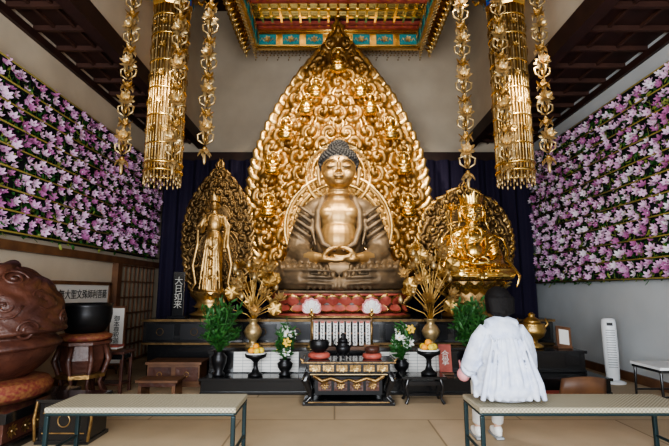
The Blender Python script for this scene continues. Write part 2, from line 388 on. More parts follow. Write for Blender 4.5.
    for q in (-1,1):
        b.tube([S((q*.04,-.383,1.985)),S((q*.105,-.389,1.972)),S((q*.17,-.355,1.985))],[.004*s,.011*s,.004*s],INK,6)
        b.tube([S((q*.03,-.398,2.055)),S((q*.09,-.399,2.092)),S((q*.16,-.358,2.082)),S((q*.21,-.29,2.035))],[.004*s,.006*s,.006*s,.003*s],INK,5)
    b.ell(S((0,-.40,2.12)),S((.02,.02,.02)),skin,10,8)
    b.tube([S((-.06,-.42,1.81)),S((0,-.426,1.806)),S((.06,-.42,1.81))],.008*s,INK,6)
    b.obj('face_details',parent=E)
    b=MB(); C=(0,-.08,2.12); R=(.285,.285,.27)
    b.ell(S(C),S(R),hairm,24,16); b.ell(S((0,-.04,2.38)),S((.15,.15,.14)),hairm,20,12)
    N=420
    for i in range(N):
        z=1-2*(i+.5)/N; r=math.sqrt(1-z*z); a=i*2.399963
        x,y=r*math.cos(a),r*math.sin(a)
        if z<-.55 or (y<-.35 and z<.28+abs(x)*-.25): continue
        b.ell(S((C[0]+x*R[0],C[1]+y*R[1],C[2]+z*R[2])),.03*s,hairm,6,5)
    for i in range(110):
        z=1-(i+.5)/80; r=math.sqrt(max(0,1-z*z)); a=i*2.399963
        b.ell(S((r*math.cos(a)*.15,-.04+r*math.sin(a)*.15,2.38+z*.14)),.026*s,hairm,6,5)
    b.obj('hair_curls',parent=E)
    S=S0
    if crown:
        b=MB()
        b.ring(S((0,-.09,2.2)),.32*s,.03*s,crown,'Z')
        for i in range(11):
            a=PI+PI*i/10; M=Matrix.Translation(S((.32*math.cos(a),-.09+.32*math.sin(a),2.2)))@Matrix.Rotation(a,4,'Z')@Matrix.Rotation(-1.45,4,'Y')
            b.petal(M,(.42 if i==5 else .3)*s,.12*s,-.03*s,crown)
        for q in (-1,1):
            b.tube([S((q*.33,-.1,2.2)),S((q*.40,-.12,2.0)),S((q*.38,-.15,1.7)),S((q*.46,-.2,1.45))],[.03*s,.02*s,.03*s,.01*s],crown)
            b.tube([S((q*.5,.0,1.4)),S((q*.9,-.1,1.2)),S((q*1.0,-.2,.8)),S((q*.85,-.4,.6)),S((q*1.15,-.5,.1)),S((q*1.0,-.6,-.2))],[.03*s,.05*s,.05*s,.05*s,.05*s,.02*s],crown,flat=(1,.5,1))
        b.ring(S((0,-.3,1.32)),.2*s,.02*s,crown,'Y'); b.ell(S((0,-.36,1.12)),.05*s,crown)
        b.tube([S((-.55,-.55,.3)),S((-.75,-.5,1.2)),S((-.70,-.45,2.0))],.022*s,crown)
        b.flower(S((-.70,-.45,2.0)),(0,-.5,1),.2*s,crown,crown,7,.6,2)
        b.obj('crown_and_scarves',parent=E)
    return E
seated('buddha_statue',(0.07,7.30,1.275),1.0,ROBE,BRZ,HAIRB,vox=0.018)
b=MB()
def sq(b,z0,z1,w0,w1,d0,d1,m,c=(0,0)):
    vs=[];n=48
    for (z,w,d) in ((z0,w0,d0),(z1,w1,d1)):
        for i in range(n):
            a=2*PI*i/n; cc,ss=math.cos(a),math.sin(a); p=4
            r=(abs(cc)**p+abs(ss)**p)**(-1/p); vs.append((c[0]+w*r*cc,c[1]+d*r*ss,z))
    fs=[(i,(i+1)%n,n+(i+1)%n,n+i) for i in range(n)]+[tuple(reversed(range(n))),tuple(range(n,2*n))]
    b.add(vs,fs,m)
for (z0,z1,w0,w1,m) in ((0,.04,1.12,1.12,GOLDD),(.04,.07,1.08,1.04,RED),(.07,.33,.98,1.0,REDW),(.33,.36,1.04,1.06,RED),(.36,.41,1.04,1.08,ROBE)):
    sq(b,z0,z1,w0,w1,w0*.64,w1*.64,m)
def ringpt(t,w,d):
    cc,ss=math.cos(t),math.sin(t); r=(abs(cc)**4+abs(ss)**4)**-.25; return w*r*cc,d*r*ss
for row,(zz,up,w,d,L) in enumerate(((.17,1,.985,.632,.20),(.19,-1,1.00,.642,.13))):
    tot=34
    for i in range(tot):
        t=2*PI*(i+.5*row)/tot
        x,y=ringpt(t,w,d); nx_,ny_=ringpt(t+.05,w,d); tx,ty=nx_-x,ny_-y; ang=math.atan2(-tx,ty)
        for k,(sc,m,off) in enumerate(((1.0,GOLDM,0.0),(.84,RED,.012))):
            M=Matrix.Translation((x+off*math.cos(ang),y+off*math.sin(ang),zz))@Matrix.Rotation(ang,4,'Z')@Matrix.Rotation(-up*1.25,4,'Y'); b.petal(M,L*sc,.235*sc,-.02*up,m,6)
b.obj('statue_pedestal',(0.07,7.28,0.855))
# ------------------------------------------------------------------ mandorlas
def mandorla(name,loc,outline,m,mp,sp,circles,nx,nz,keb,depth=0.16,tongues=26,ts=1.0,seed=1,kb=GOLDB):
    rnd=random.Random(seed); E=empty(name,loc)
    zs=np.array([o[0] for o in outline])[::-1]; hs=np.array([o[1] for o in outline])[::-1]
    half=lambda z: np.interp(z,zs,hs)
    z0,z1=zs[0],zs[-1]
    cen=[]
    z=z0+sp*.3; row=0
    while z<z1-.1*ts:
        h=float(half(z)); n=max(0,int((h-.06)/sp))
        for i in range(0,n+1):
            x=(i+(.5 if row%2 else 0))*sp+rnd.uniform(-.2,.2)*sp*(i>0)
            if x>h-.12*ts: continue
            zz=z+rnd.uniform(-.3,.3)*sp; k=rnd.uniform(.7,1.3); ph=rnd.uniform(-.8,.8)
            cen.append((x,zz,k,ph))
            if x>.02: cen.append((-x,zz,k,ph))
        row+=1; z+=sp*.92
    C=np.array(cen)
    U,Z=np.meshgrid(np.linspace(-1,1,nx),np.linspace(z0,z1,nz)); H=half(Z); H=H*(1+.02*np.sin(Z*22/ts)); X=U*H
    D=np.full(X.shape,9e9); K=np.zeros(X.shape,int)
    for i,c in enumerate(cen):
        d=(X-c[0])**2+(Z-c[1])**2; mk=d<D; D[mk]=d[mk]; K[mk]=i
    D=np.sqrt(D); CX=C[K,0]; CZ=C[K,1]; th=np.arctan2(Z-CZ,X-CX); sg=np.where(CX>=0,1,-1); th=np.where(sg>0,th,PI-th)
    h=(.5+.5*np.cos(th*1+15*(D/sp)))*np.clip(1.25-D/sp*1.3,0.1,1)*.42*sp
    h+=.06*sp*(1+np.sin(Z*14/ts+X*X*9/ts+np.abs(X)*20/ts))
    rad=np.full(X.shape,False)
    for (cx,cz,r) in circles:
        d=np.sqrt((X-cx)**2+(Z-cz)**2)/r; a=np.arctan2(Z-cz,X-cx)
        hh=.05*ts*np.exp(-((d-.95)/.035)**2)+.03*ts*np.exp(-((d-.78)/.02)**2)+.02*ts*(d>.78)*(d<.93)*np.abs(np.sin(a*14))+.02*ts*(d<.74)*(1-d)*np.abs(np.cos(a*12))
        mk=(d<1)&(~rad); h=np.where(mk,hh+.02*ts,h); rad|=(d<1)
    Y=-(depth*.6*(1-U**2)+h)
    V=np.stack([X,Y,Z],-1).reshape(-1,3)
    vs=[tuple(v) for v in V]; fs=[(j*nx+i,j*nx+i+1,(j+1)*nx+i+1,(j+1)*nx+i) for j in range(nz-1) for i in range(nx-1)]
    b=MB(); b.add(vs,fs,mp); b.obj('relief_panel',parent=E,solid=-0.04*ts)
    b=MB()
    inC=lambda x,z: any((x-c[0])**2+(z-c[1])**2<(c[2]*1.04)**2 for c in circles)
    for (cx,cz,kk,ph) in cen:
        if inC(cx,cz): continue
        hh=float(half(cz)); yb=-(depth*.6*(1-min(1,abs(cx)/max(hh,.01))**2))-.20*sp
        sg=1 if cx>=0 else -1; n=16; pts=[];rd=[]
        R=sp*.36*kk
        for i in range(n):
            t=i/(n-1); a=PI*.6+ph+t*2*PI*1.15; rr=R*(.08+.92*t)
            pts.append((cx+sg*rr*math.cos(-a),yb-.16*sp*(1-t)-.05*sp,cz+rr*math.sin(-a)*1.1)); rd.append(sp*(.080-.03*t)*kk)
        lx,ly,lz=pts[-1]
        for i in range(1,9):
            t=i/8; pts.append((lx+sg*(.20*math.sin(t*4.8)*sp)-cx*.14*t*sp/.3*.6,ly-.12*sp*math.sin(t*PI),lz+sp*1.25*t*kk)); rd.append(sp*.080*(1-t)**.8+.002)
        b.tube(pts,rd,m,7,flat=(1,1.5,1))
        pts=[(cx-sg*.15*sp+sg*.18*sp*math.sin(t*4)-cx*.1*t*sp/.3*.6,yb-.10*sp,cz+.25*sp+sp*.85*t) for t in [i/6 for i in range(7)]]
        b.tube(pts,[sp*.03,sp*.05,sp*.055,sp*.05,sp*.035,sp*.02,.002],m,6,flat=(1,1.4,1))
        b.ell((cx,yb-.20*sp,cz),(sp*.1*kk,sp*.1,sp*.1*kk),m,8,6)
    zt=np.linspace(z0+.03,z1-.12*ts,tongues)
    for k,zv in enumerate(zt):
        for sg in (-1,1):
            h0=float(half(zv)); x0=sg*(h0-.10*ts)
            dz=.32*ts; h1=float(half(min(zv+dz,z1)))
            L=rnd.uniform(.9,1.15)
            pts=[(x0*.92,-.05*ts,zv-.05),(sg*(h0-.02*ts),-.07*ts,zv+.05*ts),(sg*(h0*.4+h1*.6+.05*ts),-.06*ts,zv+.17*ts*L),(sg*(h1+.02*ts),-.04*ts,zv+.27*ts*L),(sg*(h1+.07*ts),-.02*ts,zv+.36*ts*L)]
            b.tube(pts,[.05*ts,.07*ts,.06*ts,.035*ts,.003],m,7,flat=(1,.7,1))
    b.tube([(0,-.06*ts,z1-.5*ts),(.04*ts,-.07*ts,z1-.2*ts),(-.03*ts,-.06*ts,z1-.03*ts),(.0,-.04*ts,z1+.12*ts)],[.09*ts,.11*ts,.06*ts,.004],m,8,flat=(1,.7,1))
    for (cx,cz,r) in circles:
        for f,w in ((.98,.035),(.80,.016)):
            b.ring((cx,-depth*.75-.05*ts,cz),r*f,w*ts,m,'Y',60)
        for i in range(44):
            a=2*PI*i/44; b.ell((cx+r*.89*math.cos(a),-depth*.72-.03*ts,cz+r*.89*math.sin(a)),.028*ts,m,8,6)
        for i in range(20):
            a=2*PI*i/20
            M=Matrix.Translation((cx+r*.36*math.cos(a),-depth*.6-.05*ts,cz+r*.36*math.sin(a)))@Matrix.Rotation(-a,4,'Y')@Matrix.Rotation(PI/2,4,'X'); b.petal(M,r*.40,r*.11,.01,m,4)
    for (kx,kz,ks) in keb:
        y=-depth*.8-.14; m=kb
        b.lathe([(.10*ks,0),(.13*ks,.05*ks),(.12*ks,.07*ks)],m,(kx,y,kz),12)
        b.ell((kx,y,kz+.11*ks),(.12*ks,.08*ks,.05*ks),m,12,8); b.ell((kx,y,kz+.20*ks),(.07*ks,.055*ks,.11*ks),m,12,8)
        b.ell((kx,y-.01,kz+.345*ks),(.04*ks,.04*ks,.05*ks),m,10,8)
        b.ring((kx,y+.03,kz+.33*ks),.10*ks,.012*ks,m,'Y',20,6)
        for q in (-1,1): b.tube([(kx+q*.06*ks,y,kz+.27*ks),(kx+q*.1*ks,y-.02,kz+.19*ks),(kx,y-.07*ks,kz+.15*ks)],.022*ks,m,6)
    b.obj('flames_and_figures',parent=E)
    return E
OUT=[(6.42,0.0),(6.20,.14),(5.95,.34),(5.69,.56),(5.28,.87),(4.88,1.11),(4.47,1.32),(4.08,1.48),(3.68,1.60),(3.3,1.66),(2.92,1.68),(2.54,1.66),(2.17,1.61),(1.81,1.53),(1.36,1.36),(.92,1.12)]
keb=[(0,5.35,1.3)]
for a in (28,50,72,95):
    for q in (-1,1): keb.append((q*1.28*math.sin(math.radians(a)),2.75+ (2.0)*math.cos(math.radians(a)),1.05))
for q in (-1,1): keb.append((q*.42,4.85,1.0))
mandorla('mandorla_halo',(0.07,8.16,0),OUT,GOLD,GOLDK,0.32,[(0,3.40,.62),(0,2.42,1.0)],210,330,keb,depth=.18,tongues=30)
b=MB(); b.box((0.07,8.16,0.885),(1.9,.22,.06),BLACK); b.box((0.07,8.04,0.885),(1.9,.012,.02),GOLDD); b.obj('halo_plinth')
OUT2=[(3.52,0),(3.35,.16),(3.1,.36),(2.8,.52),(2.4,.61),(2.0,.61),(1.6,.54),(1.25,.42),(1.06,.32)]
mandorla('mandorla_halo.001',(-2.07,7.78,0),OUT2,GOLDD,GOLDX,0.17,[(0.04,2.60,.22),(0.04,2.0,.36)],120,200,[],depth=.06,tongues=18,ts=.5,seed=3)
def standing(name,loc,s,m):
    E=empty(name,loc); b=MB()
    T=lambda pts,r,flat=None: b.tube([tuple(q*s for q in p) for p in pts],[q*s for q in r],m,14,flat=flat)
    L=lambda c,r: b.ell(tuple(q*s for q in c),tuple(q*s for q in r),m,18,12)
    T([(0,0,.02),(0,0,.3),(0,0,.62),(.01,-.01,.85),(0,0,1.0)],[.19,.165,.155,.15,.11],(1,.75,1))
    L((0,-.01,1.15),(.135,.09,.17)); L((0,0,1.26),(.17,.08,.07)); T([(0,0,1.28),(0,-.01,1.4)],[.05,.045]); L((0,-.02,1.46),(.075,.085,.10))
    L((0,-.105,1.455),(.012,.02,.018))
    for q in (-1,1):
        L((q*.03,-.095,1.475),(.02,.01,.007)); L((q*.08,-.01,1.44),(.014,.02,.05))
    L((0,0,1.57),(.055,.06,.07))
    T([(-.16,0,1.26),(-.22,-.02,1.08),(-.16,-.14,1.0),(-.10,-.2,1.1)],[.05,.042,.035,.025]); T([(.16,0,1.26),(.22,-.02,1.05),(.2,-.08,.85),(.21,-.1,.72)],[.05,.042,.035,.025])
    for q in (-1,1):
        T([(q*.14,-.03,1.28),(q*.26,-.04,1.1),(q*.25,-.06,.8),(q*.32,-.04,.45),(q*.27,-.02,.15),(q*.34,-.02,.02)],[.03,.028,.03,.028,.028,.01],(1,.6,1))
        for k in range(3): T([(q*.03*(k+1),-.11,.9),(q*.045*(k+1),-.13,.45),(q*.055*(k+1),-.13,.05)],[.01,.018,.014])
    for k in range(4): T([(-.13,-.06,.82-.16*k),(0,-.15,.72-.16*k),(.13,-.06,.82-.16*k)],[.01,.02,.01])
    remesh(b.obj('figure',parent=E),.011*s,0)
    b=MB()
    b.ring((0,-.02*s,1.53*s),.085*s,.012*s,m,'Z',24)
    for i in range(9):
        a=PI+PI*i/8; M=Matrix.Translation((.085*s*math.cos(a),-.02*s+.085*s*math.sin(a),1.53*s))@Matrix.Rotation(a,4,'Z')@Matrix.Rotation(-1.45,4,'Y'); b.petal(M,(.16 if i==4 else .1)*s,.04*s,0,m)
    b.tube([(-.10*s,-.22*s,.98*s),(-.11*s,-.22*s,1.2*s),(-.07*s,-.2*s,1.32*s)],.008*s,m); b.flower((-.07*s,-.2*s,1.32*s),(0,-.4,1),.06*s,m,m,6,.6,2)
    for i in range(4):
        b.ell((-.10*s+.014*i*s,-.205*s,1.11*s),(.007*s,.008*s,.03*s),m,6,5)
        b.ell((.195*s+.012*i*s,-.105*s,.69*s),(.006*s,.008*s,.035*s),m,6,5)
    b.ring((0,-.07*s,1.22*s),.09*s,.01*s,m,'Y',20,6)
    lotus_base(b,(0,0,-.22*s),.28*s,0,.24*s,m,m,1,14)
    b.lathe([(.3*s,0),(.34*s,.03*s),(.22*s,.08*s),(.2*s,.12*s),(.3*s,.16*s)],m,(0,0,-.37*s),24)
    b.obj('ornaments_and_lotus_base',parent=E)
    return E
standing('kannon_statue',(-2.03,7.35,1.225),1.0,GOLDF)
OUT3=[(3.00,0),(2.95,.28),(2.8,.52),(2.6,.69),(2.35,.79),(2.05,.82),(1.8,.78),(1.55,.68),(1.3,.52),(1.15,.38)]
mandorla('mandorla_halo.002',(2.26,7.58,0),OUT3,GOLDM,GOLDX,0.17,[(-.05,2.50,.31),(-.05,1.95,.50)],140,170,[],depth=.06,tongues=16,ts=.5,seed=5)
seated('bodhisattva_statue',(2.19,6.98,1.42),.54,GOLDB,GOLDB,GOLDB,crown=GOLDB,vox=.020)
b=MB(); lotus_base(b,(0,0,0),.50,.20,.56,GOLDB,GOLDD,.66,18); b.lathe([(.50,0),(.52,.05),(.38,.1),(.34,.16),(.42,.22)],GOLDD,(0,0,0),32,1,.66)
b.obj('lotus_throne',(2.19,7.0,0.855))
b=MB(); b.box((0,0,.12),(.95,.2,.24),BLACK); b.box((0,-.105,.2),(.95,.01,.02),GOLDD); b.obj('halo_plinth.001',(2.26,7.62,0.855),bevel=.01)
b=MB(); b.box((0,0,.08),(.7,.2,.16),BLACK); b.box((0,-.105,.12),(.7,.01,.02),GOLDD); b.obj('halo_plinth.002',(-2.07,7.84,0.855),bevel=.01)
# ------------------------------------------------------------------ canopy
b=MB(); X0,X1,Y0,Y1,Z0,Z1=-1.66,1.80,6.3,8.65,6.30,6.76
cx=(X0+X1)/2; cy=(Y0+Y1)/2
def pan(x0,x1,y,sg):
    n=7
    b.box(((x0+x1)/2,y,(Z0+Z1)/2),(x1-x0,.08,Z1-Z0),GOLD)
    for i in range(n):
        xx=x0+(x1-x0)*(i+.5)/n; w=(x1-x0)/n*.72
        b.box((xx,y-.045*sg,(Z0+Z1)/2-.03),(w,.02,.22),TEAL)
        b.flower((xx,y-.055*sg,(Z0+Z1)/2-.03),(0,-sg,0),.08,GOLDP,GOLDP,6,.15)
        for q in (-1,1): b.tube([(xx+q*w*.18,y-.06*sg,(Z0+Z1)/2-.08),(xx+q*w*.32,y-.06*sg,(Z0+Z1)/2-.0),(xx+q*w*.42,y-.06*sg,(Z0+Z1)/2-.07)],[.008,.014,.006],GOLDP,5)
    for z in (Z0+.02,Z1-.05,Z1-.12): b.tube([(x0,y-.05*sg,z),(x1,y-.05*sg,z)],.026,GOLDB,8)
pan(X0,X1,Y1,1); pan(X0,X1,Y0,-1)
for x,sg in ((X0,-1),(X1,1)):
    b.box((x,cy,(Z0+Z1)/2),(.08,Y1-Y0,Z1-Z0),GOLD)
    for i in range(6):
        yy=Y0+(Y1-Y0)*(i+.5)/6; b.box((x-sg*.045,yy,(Z0+Z1)/2-.02),(.02,.28,.20),TEAL); b.flower((x-sg*.06,yy,(Z0+Z1)/2-.02),(-sg,0,0),.11,GOLDP,GOLDP,6,.15)
    for i in range(16):
        yy=Y0+(Y1-Y0)*i/15
        b.tube([(x+sg*.05,yy,Z0+.45),(x+sg*.22,yy,Z0+.34),(x+sg*.28,yy,Z0+.08),(x+sg*.20,yy,Z0-.06),(x+sg*.12,yy,Z0+.03)],[.03,.06,.07,.045,.015],GOLDB,6)
        b.ell((x+sg*.2,yy,Z0-.12),(.03,.03,.06),GOLDP,8,6)
    b.tube([(x+sg*.25,Y0,Z0+.1),(x+sg*.25,Y1,Z0+.1)],.035,GOLDB,8)
    b.tube([(x+sg*.14,Y0,Z0+.36),(x+sg*.14,Y1,Z0+.36)],.04,GOLDB,8)
b.box((cx,cy,Z1+.05),(X1-X0,Y1-Y0,.04),BLACK)
for i in range(19): b.box((X0+(X1-X0)*i/18,cy,Z1+.0),(.045,Y1-Y0,.05),GOLDB)
for i in range(11): b.box((cx,Y0+(Y1-Y0)*i/10,Z1-.005),(X1-X0,.06,.06),GOLDB if i%3 else RED)
b.box((cx,Y1-.09,Z1-.02),(X1-X0-.1,.1,.05),RED)
for i in range(46):
    xx=X0+(X1-X0)*i/45
    for k in range(3+(i%3==0)*2): b.ell((xx+(k%2)*.02,Y1,Z0-.035-.05*k),.016,GOLDD,6,4)
for x in (X0,X1):
    for i in range(24):
        yy=Y0+(Y1-Y0)*i/23
        for k in range(4): b.ell((x,yy,Z0-.035-.05*k),.02,GOLDP,6,4)
for x in (X0+.1,X1-.1):
    for y in (Y0+.1,Y1-.1): b.tube([(x,y,Z1),(x,y,7.70)],.02,BLKM,6)
b.obj('hanging_canopy')
# ------------------------------------------------------------------ hanging cylinder ornaments
def lantern(name,loc):
    b=MB(); R=.225; H=2.30
    b.lathe([(.17,.05),(.20,.1),(.20,H-.1),(.205,H)],GOLDD,(0,0,0),32)
    for i in range(34):
        a=2*PI*i/34; x,y=R*math.cos(a),R*math.sin(a)
        b.tube([(x,y,-.02-.05*(i%2)),(x,y,.6),(x,y,1.3),(x,y,H)],.011,GOLDP if i%2 else GOLDM,5)
        for k in range(15): b.ell((x,y,.02+k*.15),(.013,.013,.022),GOLDP,6,4)
        b.ell((x,y,-.06-.05*(i%2)),(.014,.014,.035),GOLDP,6,4)
    for z in (.03,.13,.38,.75,1.12,1.5,1.88,2.15): b.ring((0,0,z),R+.008,.013 if z>.2 else .02,GOLDB,'Z',36,6)
    for z in (.56,.94,1.31,1.69,2.02):
        for i in range(10):
            a=2*PI*(i+.5*(z>.9))/10; b.flower(((R+.01)*math.cos(a),(R+.01)*math.sin(a),z),(math.cos(a),math.sin(a),0),.052,GOLDM,GOLDB,6,.2)
    b.lathe([(.25,H),(.27,H+.03),(.27,H+.08),(.25,H+.10)],GOLDB,(0,0,0),8,smooth=False)
    b.lathe([(.255,H+.10),(.26,H+.22)],BLUE,(0,0,0),8,smooth=False); b.lathe([(.24,H+.22),(.25,H+.30)],RED,(0,0,0),8,smooth=False)
    b.lathe([(.36,H+.30),(.37,H+.34),(.2,H+.48),(.08,H+.6),(.03,H+.66)],GOLD,(0,0,0),8,smooth=False)
    for i in range(8):
        a=2*PI*i/8; b.tube([(.3*math.cos(a),.3*math.sin(a),H+.35),(.42*math.cos(a),.42*math.sin(a),H+.33),(.47*math.cos(a),.47*math.sin(a),H+.42)],[.03,.025,.008],GOLDB,6)
        b.flower((.265*math.cos(a+PI/8),.265*math.sin(a+PI/8),H+.16),(math.cos(a+PI/8),math.sin(a+PI/8),0),.05,TEAL,GOLDB,6,.2)
    b.tube([(0,0,H+.6),(0,0,7.70-loc[2])],.014,BLKM,6)
    return b.obj(name,loc)
l=lantern('hanging_gilt_lantern',(-2.23,5.55,2.74)); dup(l,'hanging_gilt_lantern.001',(2.35,5.55,2.74))
def garland(name,loc,L,seed):
    rnd=random.Random(seed); b=MB(); z=0; g=1.12
    b.tube([(0,0,.0),(0,0,7.70-loc[2])],.006,BLKM,5)
    b.ell((0,0,-.05),(.02,.02,.07),GOLDP,8,6)
    z=.03; k=0
    while z<L:
        t=k%4
        if t==0:
            for i in range(6):
                a=i*PI/3; M=Matrix.Translation((0,0,z+.04))@Matrix.Rotation(a,4,'Z')@Matrix.Rotation(.5,4,'Y'); b.petal(M,.10*g,.06*g,-.04,GOLDP,4)
            b.ell((0,0,z+.05),.028,GOLDM,8,6); z+=.10
        elif t==1:
            for q in (0,PI/2):
                for sgn in (-1,1):
                    d=Vector((math.cos(q)*sgn,math.sin(q)*sgn,0)); pts=[Vector((0,0,z))+d*.01,Vector((0,0,z+.05))+d*.075*g,Vector((0,0,z+.12))+d*.085*g,Vector((0,0,z+.15))+d*.04,Vector((0,0,z+.11))+d*.035]
                    b.tube(pts,[.009,.013,.013,.01,.006],GOLDP,5)
            b.ell((0,0,z+.08),(.02,.02,.05),GOLDM,8,6); z+=.15
        elif t==2:
            b.flower((0,-.01,z+.06),(rnd.uniform(-.6,.6),-1,.2),.09*g,GOLDP,GOLDM,7,.45,2); b.flower((0,.01,z+.06),(0,1,0),.08*g,GOLDP,None,7,.3); z+=.12
        else:
            for i in range(3): b.ell((0,0,z+.03+.035*i),.017,GOLDM,8,6)
            for i in range(5):
                a=i*PI*.4+k; M=Matrix.Translation((0,0,z+.07))@Matrix.Rotation(a,4,'Z')@Matrix.Rotation(-.6,4,'Y'); b.petal(M,.12,.04,.02,GOLDM,4)
            z+=.10
        k+=1
    return b.obj(name,loc)
gs=[(-2.50,5.0,2.72),(-1.92,5.05,2.72),(-1.53,5.0,2.84),(1.56,5.0,2.55),(2.05,5.05,2.66),(2.52,5.0,2.74)]
for i,g in enumerate(gs): garland('hanging_lotus_garland' if i==0 else 'hanging_lotus_garland.%03d'%i,g,3.6,i)
# ------------------------------------------------------------------ gold lotus arrangements
def goldlotus(name,loc,hgt,seed):
    rnd=random.Random(seed); b=MB()
    b.lathe([(.10,0),(.11,.02),(.06,.05),(.05,.09),(.11,.16),(.13,.22),(.09,.29),(.05,.33),(.085,.38),(.09,.39)],GOLDP,(0,0,0),24)
    specs=[]
    for i in range(30):
        z=.48+(hgt-.48)*((i+.5)/30)**.85; w=.40*(1-.5*((z-.48)/(hgt-.48))**1.5)
        x=w*math.sin(i*2.4)+rnd.uniform(-.04,.04); specs.append((x,z,'flb'[i%3] if i<29 else 'f'))
    for (x,z,k) in specs:
        y=rnd.uniform(-.14,.12)
        b.tube([(0,0,.36),(x*.2,y*.3,.36+(z-.36)*.45),(x*.75,y*.8,.36+(z-.36)*.85),(x,y,z)],[.009,.008,.007,.006],GOLDM,5)
        if k=='f': b.flower((x,y,z),(x*.8,-.8,rnd.uniform(.2,.8)),.092,GOLDP,GOLDB,8,.75,2)
        elif k=='b':
            b.lathe([(.008,0),(.034,.03),(.038,.06),(.024,.10),(.003,.13)],GOLDP,(x,y,z),12)
        else:
            vs=[(0,0,-.01)];n=20
            for i in range(n): a=2*PI*i/n; vs.append((.10*math.cos(a),.10*math.sin(a),.025+.02*math.sin(a*5)))
            M=Matrix.Translation((x,y,z))@Euler((rnd.uniform(.5,1.5),rnd.uniform(-.7,.7),0)).to_matrix().to_4x4()
            b.add(vs,[(0,1+i,1+(i+1)%n) for i in range(n)],GOLDM,M)
    b.obj(name,loc)
goldlotus('gilt_lotus_vase',(-1.14,6.32,.48),1.16,2); goldlotus('gilt_lotus_vase.001',(1.35,6.32,.48),1.42,3)
# ------------------------------------------------------------------ shrubs / vases
def shrub(name,loc,h,w,n,seed,flower=None):
    rnd=random.Random(seed); b=MB()
    vz=.3 if h>.8 else .2
    b.lathe([(.07,0),(.08,.02),(.05,.05),(.09,vz*.5),(.10,vz*.75),(.06,vz*.92),(.08,vz),(.05,vz-.01)],BLKM,(0,0,0),20)
    for i in range(n):
        a=rnd.uniform(0,2*PI); r=w*math.sqrt(rnd.random()); zt=vz+(h-vz)*rnd.uniform(.2,1)*(1-.25*(r/w))
        tip=Vector((r*math.cos(a),r*math.sin(a),zt)); base=Vector((0,0,vz-.04)); mid=base.lerp(tip,.5)+Vector((0,0,.08*h))
        b.tube([base,mid,tip],[.006,.005,.003],GREEN,4)
        for k in range(9):
            t=.25+.75*k/8; p=base.lerp(mid,t*2) if t<.5 else mid.lerp(tip,t*2-1)
            M=Matrix.Translation(p)@Euler((rnd.uniform(-1,1),rnd.uniform(-1.2,.3),rnd.uniform(0,6.3))).to_matrix().to_4x4(); b.petal(M,.095,.032,.015,GREEN,3)
        if flower and i%3==0: b.flower(tip,(rnd.uniform(-.5,.5),-1,rnd.uniform(0,.8)),.062,PETW if rnd.random()<.85 else YEL,YEL,6,.5)
    return b.obj(name,loc)
shrub('evergreen_vase',(-1.47,5.80,.2),1.02,.25,110,4); shrub('evergreen_vase.001',(1.76,5.80,.2),1.06,.25,110,5)
shrub('white_flower_vase',(-.63,5.8,.2),.68,.14,36,6,True); shrub('white_flower_vase.001',(.85,5.8,.2),.72,.14,36,7,True)
def fruit(name,loc):
    b=MB(); b.lathe([(.09,0),(.095,.02),(.05,.05),(.03,.1),(.03,.17),(.06,.2),(.13,.23),(.14,.27),(.13,.27),(.05,.235)],BLKM,(0,0,0),24)
    b.lathe([(.05,.235),(.12,.262),(.125,.285),(.1,.27)],PETW,(0,0,0),20)
    for i in range(5): a=2*PI*i/5; b.ell((.065*math.cos(a),.065*math.sin(a),.31),(.042,.042,.038),ORG if i%2 else YFR,12,8)
    b.ell((0,0,.36),(.042,.042,.038),ORG,12,8)
    return b.obj(name,loc)
f=fruit('fruit_offering_stand',(-1.0,5.78,.2)); dup(f,'fruit_offering_stand.001',(1.10,5.32,.302))
b=MB(); b.box((0,0,.285),(.5,.3,.03),BLACK)
for x in (-.2,.2):
    for y in (-.11,.11): b.tube([(x*.9,y,.28),(x*1.05,y*1.1,.18),(x*.92,y,.06),(x*1.08,y*1.15,.0)],[.02,.022,.015,.02],BLACK,8)
b.box((0,0,.22),(.42,.22,.05),BLACK); b.box((0,0,.07),(.4,.02,.02),BLACK); b.obj('low_offering_table',(1.02,5.32,0),bevel=.004)
# ------------------------------------------------------------------ main sutra desk
b=MB(); W=1.06;D=.42
b.box((0,0,.465),(W,D,.03),BLACK); b.box((0,-D/2-.003,.465),(W,.008,.012),GOLDD)
for q in (-1,1): b.tube([(q*(W/2-.01),-D/2,.475),(q*(W/2-.01),D/2,.475)],.02,BLACK,8); b.tube([(q*(W/2-.02),-D/2,.48),(q*(W/2+.015),-D/2,.51)],[.015,.006],GOLDD,6)
b.box((0,0,.40),(W*.88,D*.85,.10),BLACK)
for i in range(6):
    x=-.38+i*.152; b.box((x,-D*.43,.40),(.125,.012,.07),GOLDD); b.flower((x,-D*.44,.40),(0,-1,0),.045,GOLDP,GOLDB,6,.2)
b.box((0,0,.335),(W*.93,D*.92,.025),BLACK); b.box((0,-D*.465,.335),(W*.93,.006,.01),GOLDP)
b.box((0,0,.20),(W*.72,D*.6,.20),BLKM)
for i in range(4):
    x=-.27+i*.18; b.box((x,-D*.305,.21),(.15,.01,.13),REDW); b.flower((x,-D*.312,.21),(0,-1,0),.055,GOLDD,GOLDB,8,.2)
for sx in (-1,1):
    for sy in (-1,1):
        x=sx*W*.43;y=sy*D*.4
        b.tube([(x,y,.35),(x+sx*.035,y+sy*.02,.27),(x-sx*.01,y,.16),(x-sx*.03,y,.09),(x+sx*.02,y+sy*.01,.04),(x+sx*.05,y+sy*.02,.055)],[.04,.045,.03,.022,.03,.012],BLACK,10)
        b.flower((x+sx*.03,y-.04,.28),(0,-1,0),.035,GOLDP,GOLDP,6,.2)
    b.tube([(sx*.40,-D*.42,.32),(sx*.30,-D*.42,.26),(sx*.2,-D*.42,.29),(sx*.08,-D*.42,.25),(0,-D*.42,.28)],[.02,.025,.02,.02,.012],GOLDD,8)
